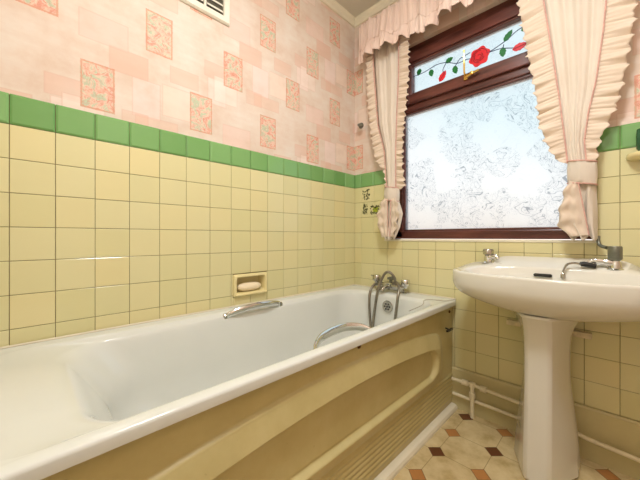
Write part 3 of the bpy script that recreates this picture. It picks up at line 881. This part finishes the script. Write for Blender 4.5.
tag(pb, 'short bent dull metal pipe between the curtain hem and the right basin tap', 'pipe')
# chain stay, plug and chain
b = MB(); b.lathe([(.013, 0), (.013, .003), (.006, .005), (.004, .005)], (.962, -.105, -.128), 'z', 16)
o = b.build('chain_stay', M['basin']); tag(o, 'small round chain hole cover on the basin ledge beside the left tap', 'fitting')
pg = thing('plug_and_chain', (1.262, -.125, -.125), 'black rubber plug on a silver chain lying on the washbasin ledge', 'plug')
b = MB(); c = Vector((1.268, -.118, -.108)); b.tube([c-Vector((.022, .004, .0)), c-Vector((.012, .002, -.002)), c+Vector((.024, .004, -.006))], [.0095, .0105, .009], 12)
b.build('rubber_plug', M['black'], pg)
P = spline([(1.248, -.120, -.108), (1.225, -.125, -.104), (1.205, -.135, -.112), (1.196, -.142, -.135), (1.195, -.145, -.150)], 8)
b = MB()
for i, p in enumerate(P): b.lathe([(.0015, -.004), (.0042, -.002), (.0042, .002), (.0015, .004)], p, 'z', 8)
b.tube(P, .0028, 6); b.build('chain', M['chrome'], pg)
b = MB(); b.lathe([(.003, -.014), (.008, -.011), (.008, .004), (.004, .010)], (1.194, -.146, -.156), 'z', 12); b.build('chain_end', M['chrome'], pg)

# ceramic holder at the right
ch = thing('ceramic_holder', (1.46, -.01, .30), 'pale yellow ceramic holder jutting from the tiles at the right edge', 'holder')
b = MB(); lo = []
for z, k in ((.300, .82), (.306, .95), (.316, 1.0), (.324, .97), (.326, .9)):
    lo.append([(1.462+.088*k*cos(a), -.008-.085*k*max(0, sin(a))**.8, z) for a in [pi*j/20 for j in range(21)]]+[(1.462-.088*k, -.0065, z), (1.462+.088*k, -.0065, z)])
b.loft(lo, True, True); b.build('holder_tray', M['ceramic'], ch, angle=50)
b = MB(); b.lathe([(.022, 0), (.030, .012), (.031, .06), (.029, .085), (.024, .086), (.022, .02), (.004, .018)], (1.432, -.044, .3265), 'z', 20)
tag(b.build('cup', plain('dark green glaze', srgb(48, 92, 58), .2)), 'small dark green cup on the ceramic holder at the right edge', 'cup')

# ------------------------------------------------------------------ pipes along the skirting
def pipe_union(b, x, y, z): b.lathe([(.010, -.016), (.0155, -.014), (.0155, .014), (.010, .016)], (x, y, z), 'x', 8)
YP = -.046
up = thing('heating_pipe', (.82, YP, FL), 'upper cream painted pipe on the skirting with a tee and drop to the floor', 'pipe')
b = MB(); b.tube([(.712, YP, -.772), (.80, YP, -.772), (.83, YP, -.772), (1.06, YP, -.786), (1.26, YP, -.838), (1.42, YP, -.850), (RX, YP, -.880)], .0085, 10)
b.tube([(.815, YP, -.772), (.815, YP, FL)], .010, 10)
b.build('pipe_run', M['pipe'], up)
for x, z in ((.778, -.772), (.868, -.775)):
    b = MB(); pipe_union(b, x, YP, z); b.build('compression_nut', M['pipe'], up)
b = MB(); b.lathe([(.010, -.068), (.0155, -.066), (.0155, -.040), (.010, -.038)], (.815, YP, -.772), 'z', 8); b.build('compression_nut', M['pipe'], up)
b = MB(); b.lathe([(.013, -.012), (.0165, -.010), (.0165, .010), (.013, .012)], (.815, YP, -.772), 'z', 10)
b.build('tee_fitting', M['pipe'], up)
b = MB(); b.tube([(.712, YP+.010, -.855), (1.20, YP+.010, -.866), (1.2, YP+.010, -.87)], .0080, 10)
lp = b.build('heating_pipe', M['pipe']); tag(lp, 'lower cream painted pipe running low along the skirting to the pedestal', 'pipe')
b = MB()

# ------------------------------------------------------------------ added lamp, out of view, put in to light the room
cl = thing('added_ceiling_lamp', (1.12, -1.20, CE), 'added round opal ceiling lamp, out of view, put in to light the room', 'lamp')
MB().lathe([(.05, 0), (.11, -.002), (.11, -.02), (.05, -.022)], (1.12, -1.20, CE), 'z', 28).build('added_lamp_base', M['vent'], cl)
n = bpy.data.materials['added lamp glass'].node_tree.nodes['Principled BSDF']
n.inputs['Emission Color'].default_value = (1, .98, .94, 1); n.inputs['Emission Strength'].default_value = 6
MB().lathe([(.10, -.0225), (.14, -.04), (.15, -.065), (.12, -.095), (.05, -.11), (.005, -.112)], (1.12, -1.20, CE), 'z', 32).build('added_lamp_globe', M['lamp'], cl)
def light(name, kind, loc, power, size, color, rot=(0, 0, 0), size_y=None):
    l = bpy.data.lights.new(name, kind); l.energy = power; l.color = color
    o = bpy.data.objects.new(name, l); o.location = loc; o.rotation_euler = rot; col.objects.link(o)
    if kind == 'AREA':
        l.size = size
        if size_y: l.shape = 'RECTANGLE'; l.size_y = size_y
    else: l.shadow_soft_size = size
    ROOTS.append(o); return o
light('added_room_fill', 'AREA', (1.12, -1.20, CE-.125), 11, .30, (.93, .97, 1))  # added downward fill for the room, no such source in view
light('added_upper_fill', 'POINT', (1.12, -1.20, CE-.26), 11, .12, (.93, .97, 1))  # added point fill that brightens the upper walls and curtains

# ------------------------------------------------------------------ world
w = bpy.data.worlds.new('sky'); sc.world = w; w.use_nodes = True
nt = w.node_tree; bg = nt.nodes['Background']
tc = nt.nodes.new('ShaderNodeTexCoord'); sp = nt.nodes.new('ShaderNodeSeparateXYZ'); nt.links.new(tc.outputs['Generated'], sp.inputs[0])
rp = nt.nodes.new('ShaderNodeValToRGB'); e = rp.color_ramp.elements
ns = nt.nodes.new('ShaderNodeTexNoise'); ns.inputs['Scale'].default_value = 2.2; nt.links.new(tc.outputs['Generated'], ns.inputs['Vector'])
ma = nt.nodes.new('ShaderNodeMath'); ma.operation = 'MULTIPLY_ADD'; ma.inputs[1].default_value = .35
nt.links.new(ns.outputs['Fac'], ma.inputs[0]); nt.links.new(sp.outputs['Z'], ma.inputs[2])
ms = nt.nodes.new('ShaderNodeMath'); ms.operation = 'SUBTRACT'; ms.inputs[1].default_value = .175; mxx = nt.nodes.new('ShaderNodeMath'); mxx.operation = 'MULTIPLY_ADD'; mxx.inputs[1].default_value = .35; nt.links.new(sp.outputs['X'], mxx.inputs[0]); nt.links.new(ma.outputs[0], mxx.inputs[2])
nt.links.new(mxx.outputs[0], ms.inputs[0]); ms.inputs[1].default_value = .075
m2 = nt.nodes.new('ShaderNodeMath'); m2.operation = 'MULTIPLY_ADD'; m2.inputs[1].default_value = .5; m2.inputs[2].default_value = .5; nt.links.new(ms.outputs[0], m2.inputs[0])
for p, c in ((.0, (.50, .38, .28, 1)), (.50, (.90, .76, .65, 1)), (.55, (1, .97, .94, 1)), (.60, (1, 1, 1, 1)), (.68, (.66, .86, .93, 1)), (1., (.46, .74, .88, 1))):
    if p in (.0, 1.): q = e[0] if p == 0 else e[len(e)-1]
    else: q = e.new(p)
    q.position = p; q.color = c
nt.links.new(m2.outputs[0], rp.inputs[0]); nt.links.new(rp.outputs[0], bg.inputs[0]); bg.inputs[1].default_value = .98

# ------------------------------------------------------------------ camera
cam = bpy.data.cameras.new('camera'); co = bpy.data.objects.new('camera', cam); col.objects.link(co)
cam.sensor_width = 36; cam.lens = 296.65/640*36; cam.clip_start = .02
cam.shift_y = -(240-237.42)/640
co.location = (1.3499, -1.7058, 0); co.rotation_euler = (pi/2, 0, .7858); ROOTS.append(co)
sc.camera = co
for o in ROOTS: o.location.z += H
for o in list(bpy.data.objects):
    if '_o' in o: del o['_o']
sc.view_settings.view_transform = 'Standard'; sc.view_settings.look = 'None'; sc.view_settings.gamma = 1
sc.view_settings.use_curve_mapping = False; sc.view_settings.exposure = .46
